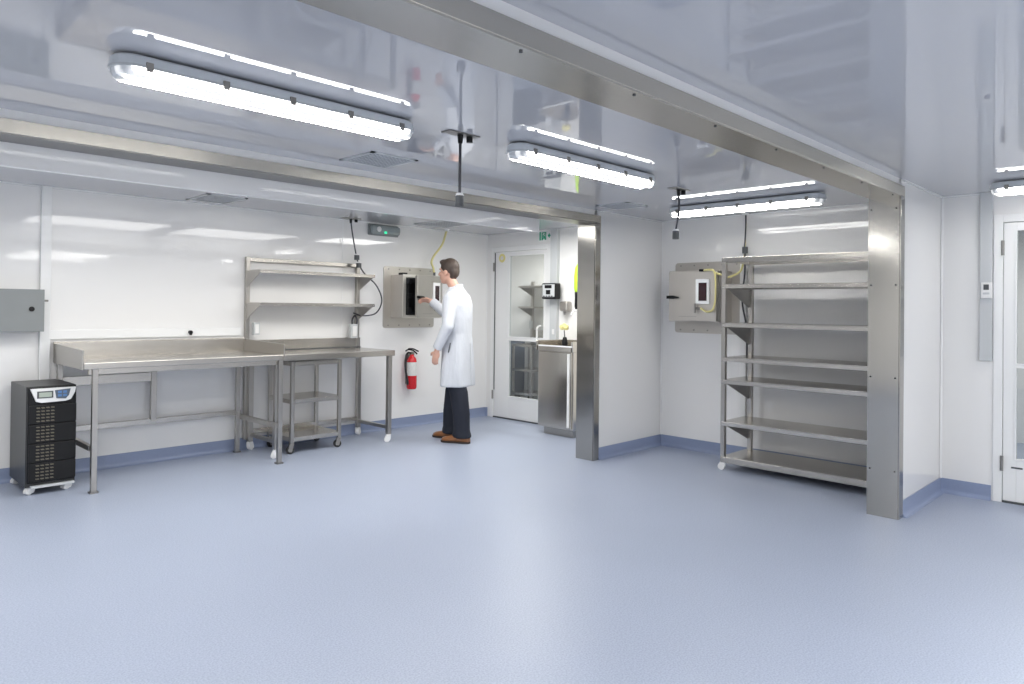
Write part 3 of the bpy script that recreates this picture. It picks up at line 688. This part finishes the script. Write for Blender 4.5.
# exit sign
t = thing('exit_sign', 'white emergency exit sign with green running figure above the alcove door', 'sign', (X1, 5.6, 2.2))
MB().box(X1 - .012, X1, 5.50, 5.72, 2.19, 2.318).build('panel', M_white, t)
e = MB(); xx = (X1 - .016, X1 - .011)
e.box(*xx, 5.685, 5.705, 2.205, 2.305)
e.box(*xx, 5.655, 5.67, 2.205, 2.295).box(*xx, 5.60, 5.67, 2.288, 2.298)
e.box(*xx, 5.60, 5.612, 2.205, 2.30)
e.build('door_symbol', M_green, t)
e = MB().ell((X1 - .013, 5.63, 2.275), (.003, .009, .009), 10, 6)
e.prism([(5.645, 2.265), (5.622, 2.258), (5.618, 2.235), (5.612, 2.21), (5.622, 2.21), (5.632, 2.232), (5.650, 2.212), (5.655, 2.222), (5.640, 2.245), (5.65, 2.25)], 'X', *xx)
e.build('running_figure', M_green, t)
MB().prism([(5.575, 2.255), (5.545, 2.285), (5.545, 2.265), (5.51, 2.265), (5.51, 2.245), (5.545, 2.245), (5.545, 2.225)], 'X', *xx).build('arrow', M_green, t)

# ------------------------------------------------------------------ steel sink cabinet and things at it
t = thing('steel_cabinet', 'tall stainless steel washing cabinet standing behind the left doorway column', 'cabinet', (6.08, 5.05, 0))
k0, k1, j0, j1 = 5.87, X1 - .01, 4.82, 5.33
MB().box(k0, k1, j0, j1, .085, .925).build('body', M_sink, t, bevel=.004)
MB().box(k0 + .05, k1, j0 + .04, j1 - .05, 0, .085).build('plinth', M_steel, t)
MB().box(k0 - .012, k0, j0 + .02, j1 - .02, .10, .915).build('front_door', M_sink, t, bevel=.004)
MB().box(k0 - .022, k0 - .010, j0 + .045, j0 + .075, .11, .905).build('door_pull', M_trimw, t, bevel=.003)
top = MB().box(k0 - .03, k1, j0 - .015, j0 + .02, .925, 1.035).box(k0 - .03, k1, j1 - .02, j1 + .01, .925, 1.035).box(k1 - .02, k1, j0, j1, .925, 1.035).box(k0 - .03, k0 - .01, j0, j1, .925, .985).box(k0 - .02, k1, j0, j1, .925, .945)
top.build('basin', M_sink, t, bevel=.003)
MB().box(k0 - .034, k0 - .029, j0, j1 - .03, .975, .990).build('basin_rim', M_trimw, t)
MB().tube(bez([(6.24, 4.98, .94), (6.24, 4.98, 1.28), (6.20, 5.0, 1.36), (6.13, 5.03, 1.37), (6.09, 5.05, 1.32)]), .012).build('faucet', M_white, t, smooth=True)
t = thing('soap_dispenser', 'small chrome soap dispenser on the wall above the steel cabinet', 'dispenser', (X1, 5.26, 1.34))
MB().box(X1 - .09, X1, 5.20, 5.32, 1.36, 1.475).build('tank', M_chamber, t, bevel=.02)
MB().cyl((X1 - .06, 5.26, 1.36), (X1 - .06, 5.26, 1.32), .018, .01, n=10).build('spout', M_steeld, t)
t = thing('duster', 'neon green duster with black handle hanging on the wall beside the steel column', 'duster', (6.25, 5.10, 1.4))
MB().loft([[(6.25 + r * math.cos(2 * PI * k / 14), 5.075 + r * 1.2 * math.sin(2 * PI * k / 14), z) for k in range(14)] for z, r in ((1.58, .035), (1.62, .045), (1.76, .045), (1.86, .034), (1.905, .012))]).build('head', M_neon, t, smooth=True)
MB().loft([[(6.25 + r * math.cos(2 * PI * k / 12), 5.08 + r * 1.3 * math.sin(2 * PI * k / 12), z) for k in range(12)] for z, r in ((1.38, .026), (1.42, .032), (1.52, .03), (1.58, .032))]).build('handle', M_black, t, smooth=True)
t = thing('flower_vase', 'small black vase with pale yellow flower on top of the steel cabinet', 'vase', (6.05, 5.10, .95))
MB().loft([[(6.05 + r * math.cos(2 * PI * k / 14), 5.10 + r * math.sin(2 * PI * k / 14), z) for k in range(14)] for z, r in ((.946, .03), (1.0, .035), (1.04, .03), (1.075, .018))]).build('vase', M_black, t, smooth=True)
MB().tube([(6.05, 5.10, 1.06), (6.05, 5.11, 1.15)], .006).build('stem', M_dgrey, t)
f = MB()
for k in range(9):
    a = 2 * PI * k / 9; f.ell((6.05 + .026 * math.cos(a), 5.11 + .032 * math.sin(a), 1.175 + .014 * (k % 2)), (.024, .024, .024), 8, 6)
f.ell((6.05, 5.11, 1.205), (.026, .026, .024), 8, 6).build('petals', M_petal, t, smooth=True)

# ------------------------------------------------------------------ the man
MX, MY = 4.885, 5.598
HD = R(112)
t = thing('person', 'man in a white knee-length lab coat reaching for the chamber handle', 'person', (MX, MY, 0))
MM = Matrix.Translation((MX, MY, 0)) @ Matrix.Rotation(HD, 4, 'Z')     # local +x forward, +y his left
def caps(mb, pts, rs, n=14):
    """chain of tapered rounded limbs"""
    mb.tube(pts, rs, n)
    for p, r in zip(pts, rs): mb.ell(p, (r, r, r), 12, 8)
    return mb
body = MB()
# head
HX, HZ = .105, 1.765
body.ell((HX - .012, 0, HZ + .03), (.098, .076, .100), 24, 16)
body.ell((HX + .022, 0, HZ - .045), (.070, .058, .082), 20, 14)
body.ell((HX + .048, 0, HZ - .100), (.034, .036, .026))              # chin
body.ell((HX + .078, 0, HZ + .028), (.016, .050, .014))              # brow
body.tube([(HX + .084, 0, HZ + .014), (HX + .108, 0, HZ - .030)], [.008, .014], 10); body.ell((HX + .104, 0, HZ - .032), (.014, .016, .011))
body.ell((HX + .082, 0, HZ - .068), (.012, .026, .007)); body.ell((HX + .080, 0, HZ - .080), (.011, .022, .007))
for s in (-1, 1):
    body.ell((HX - .008, s * .080, HZ - .012), (.020, .009, .033)); body.ell((HX - .004, s * .082, HZ - .036), (.010, .007, .012))
    body.ell((HX + .055, s * .035, HZ - .030), (.026, .022, .024))    # cheek
caps(body, [(HX - .020, 0, HZ - .07), (.03, 0, 1.60), (-.005, 0, 1.52)], [.056, .056, .066])
caps(body, [(0, 0, 1.44), (0, 0, 1.25), (-.01, 0, 1.0)], [.085, .11, .12])
for s in (-1, 1):
    caps(body, [(0, s * .06, 1.47), (-.005, s * .155, 1.47)], [.06, .05])
LSH, LEL, LWR = (-.01, .170, 1.465), (-.035, .265, 1.20), (.085, .265, .955)
RSH, REL, RWR = (.0, -.170, 1.465), (.19, -.245, 1.275), (.425, -.235, 1.455)
caps(body, [LSH, LEL, LWR], [.052, .042, .029]); caps(body, [RSH, REL, RWR], [.052, .042, .029])
for s, fx_ in ((1, -.120), (-1, .095)):
    caps(body, [(-.01, s * .085, .95), (.005 + fx_ * .4, s * .09, .52), (fx_, s * .09, .10)], [.085, .060, .045])
def hand(mb, wr, d, n, thumb, curl, L=.185):
    """d: finger direction, n: palm normal (towards the curl), thumb: side direction"""
    wr = Vector(wr); d = Vector(d).normalized(); n = Vector(n); n = (n - d * n.dot(d)).normalized(); th = Vector(thumb); th = (th - d * th.dot(d) - n * th.dot(n)).normalized()
    pc = wr + d * .052
    Rm = Matrix((d, th, n)).transposed()
    mb.ell(pc, (.055, .042, .0165), 16, 10, Rm)
    mb.tube([wr - d * .02, wr + d * .035], [.027, .026], 12)
    for i, (off, ln) in enumerate(((.028, .075), (.010, .083), (-.009, .078), (-.027, .062))):
        p = pc + d * .036 + th * off; pts = [p]; a = curl * .5; 
        for seg in (.45, .32, .25):
            dd = d * math.cos(a) + n * math.sin(a); p = p + dd * ln * seg; pts.append(p); a += curl
        caps(mb, pts, [.0092, .0088, .0080, .0068], 8)
    p = pc - d * .022 + th * .030
    caps(mb, [p, p + (d * .5 + th * .75 + n * .3).normalized() * .035, p + (d * .5 + th * .75 + n * .3).normalized() * .035 + (d * .85 + th * .15 + n * .6).normalized() * .030], [.0135, .011, .0085], 8)
hand(body, LWR, (.22, -.03, -1), (.1, -1, 0), (1, 0, .2), .38)
hand(body, RWR, (.93, .10, .16), (.1, .6, -.7), (.2, .5, .9), .62)
bo = body.xf(MM).build('body', M_skin, t, remesh=.0058, smoothit=3)
hr = MB()
hr.ell((HX - .022, 0, HZ + .048), (.103, .086, .098), 24, 16)
hr.ell((HX - .070, 0, HZ + .005), (.055, .070, .075), 20, 12)
hr.ell((HX + .045, .0, HZ + .100), (.050, .062, .034), 16, 10)
hr.ell((HX - .055, 0, HZ - .055), (.038, .052, .038), 16, 10)
for s in (-1, 1): hr.ell((HX - .01, s * .070, HZ + .040), (.040, .016, .042), 12, 8)
hr.xf(MM).build('hair', M_hair, t, remesh=.006, smoothit=4)
for s in (-1, 1):
    ey = MB().ell((HX + .076, s * .033, HZ + .008), (.007, .012, .006), 12, 8).xf(MM).build('eye', M_white, t, smooth=True)
    MB().ell((HX + .080, s * .033, HZ + .008), (.005, .006, .006), 10, 6).xf(MM).build('iris', M_dark, ey, smooth=True)
    MB().tube([(HX + .086, s * .018, HZ + .024), (HX + .088, s * .035, HZ + .030), (HX + .078, s * .052, HZ + .024)], [.003, .004, .002], 6).xf(MM).build('eyebrow', M_hair, t)
def ring(cx, cy, z, rx, ry, n=28, p=2.3, fold=0., ph=0.):
    out = []
    for k in range(n):
        a = 2 * PI * k / n; c, s = math.cos(a), math.sin(a)
        f = 1 + fold * math.sin(5 * a + ph)
        out.append((cx + rx * f * math.copysign(abs(c) ** (2 / p), c), cy + ry * f * math.copysign(abs(s) ** (2 / p), s), z))
    return out
coat = MB()
coat.loft([ring(-.015 + max(0, z - 1.35) * .10, 0, z, rx, ry, fold=f, ph=z * 3) for z, rx, ry, f in ((.575, .160, .210, .06), (.585, .165, .214, .06), (.75, .158, .205, .05), (.95, .146, .192, .03), (1.12, .132, .180, .012), (1.28, .136, .190, .01), (1.42, .138, .200, 0), (1.49, .120, .190, 0), (1.535, .100, .155, 0), (1.575, .085, .105, 0), (1.605, .072, .078, 0))])
def sleeve(a, b, c):
    a, b, c = map(Vector, (a, b, c))
    P = [a, a.lerp(b, .5), b, b.lerp(c, .5), c]
    coat.tube(P, [.078, .070, .063, .056, .048], 18)
    for p, r in zip(P[:-1], [.078, .070, .063, .056]): coat.ell(p, (r, r, r), 14, 10)
sleeve((-.01, .165, 1.475), LEL, Vector(LWR) + Vector((.0, 0, .015)))
sleeve((-.0, -.165, 1.475), REL, RWR)
for s in (-1, 1):   # collar
    coat.tube([(-.055, 0, 1.625), (-.03, s * .058, 1.615), (.04, s * .068, 1.575), (.105, s * .04, 1.50), (.135, s * .03, 1.42)], [.018, .018, .018, .016, .010], 8)
co = coat.xf(MM).build('lab_coat', M_coat, t, remesh=.0095, smoothit=2)
MB().tube([(-.03 + .0, .194, 1.03), (-.01, .197, .93)], [.006, .006], 6).xf(MM).build('pocket_slit', M_dgrey, co)
MB().tube([(-.163, .0, 1.02), (-.172, .0, .80), (-.180, 0, .59)], .003, 6).xf(MM).build('back_vent', M_lgrey, co)
tr = MB()
for s, fx_ in ((1, -.120), (-1, .095)):
    tr.loft([ring(cx, s * cy, z, rx, ry, 20, 2., f, z * 9) for cx, cy, z, rx, ry, f in
             ((fx_ - .005, .09, .055, .096, .078, .03), (fx_ - .002, .09, .075, .102, .082, .06), (fx_ + .002, .09, .13, .088, .074, .06), (fx_ * .95 + .005, .09, .30, .092, .078, .035), (fx_ * .65, .09, .52, .100, .084, .02), (0, .09, .75, .105, .092, 0), (-.01, .085, .95, .125, .10, 0))])
tr.xf(MM).build('trousers', M_trouser, t, remesh=.009, smoothit=2)
for s, fx_ in ((1, -.120), (-1, .095)):
    FM = MM @ Matrix.Translation((fx_ + .035, s * .095, 0)) @ Matrix.Rotation(R(4 * s), 4, 'Z')
    def srow(x, w, z1): return [(x, w * math.cos(a), max(.018, .018 + z1 * math.sin(a))) for a in [PI * k / 8 for k in range(9)]]
    sh = MB().loft([srow(x, w, z) for x, w, z in ((-.125, .022, .04), (-.115, .034, .075), (-.07, .040, .09), (-.01, .040, .082), (.05, .044, .062), (.11, .049, .048), (.15, .044, .040), (.18, .026, .026), (.188, .010, .012))])
    sh = sh.xf(FM).build('shoe', M_shoe, t, smooth=True)
    pts = [(-.13, .0), (-.12, .033), (-.07, .043), (0, .041), (.06, .049), (.12, .053), (.165, .043), (.193, .015), (.193, -.015), (.165, -.043), (.12, -.053), (.06, -.049), (0, -.041), (-.07, -.043), (-.12, -.033)]
    MB().prism(pts, 'Z', 0, .020).xf(FM).build('sole', M_sole, sh)
    MB().tube([(.03, -.02, .075), (.035, .02, .075)], .004, 6).tube([(.055, -.02, .068), (.06, .02, .068)], .004, 6).xf(FM).build('laces', M_sole, sh)

# ------------------------------------------------------------------ world, camera, view
w = bpy.data.worlds.new('world'); scene.world = w; w.use_nodes = True
w.node_tree.nodes['Background'].inputs[0].default_value = (.6, .63, .68, 1); w.node_tree.nodes['Background'].inputs[1].default_value = .2
cam = bpy.data.cameras.new('camera'); co_ = bpy.data.objects.new('camera', cam); COL.objects.link(co_)
cam.sensor_width = 36.; cam.sensor_fit = 'HORIZONTAL'; cam.lens = 707.2912 / 1024 * 36
cam.shift_y = -40.5777 / 1024; cam.clip_start = .05
F = Vector((.71405273, .70004291, .00828382)); Rt = Vector((.699956, -.71409727, .01125546)); U = Vector((-.01379476, .00223868, .99990234))
Mx = Matrix((Rt, U, -F)).transposed().to_4x4(); Mx.translation = (0, 0, 1.4)
co_.matrix_world = Mx
scene.camera = co_
scene.view_settings.view_transform = 'Standard'
scene.view_settings.look = 'None'
scene.view_settings.exposure = .08
scene.cycles.max_bounces = 12; scene.cycles.diffuse_bounces = 6; scene.cycles.glossy_bounces = 6
scene.cycles.sample_clamp_indirect = 6.
scene.cycles.use_denoising = True
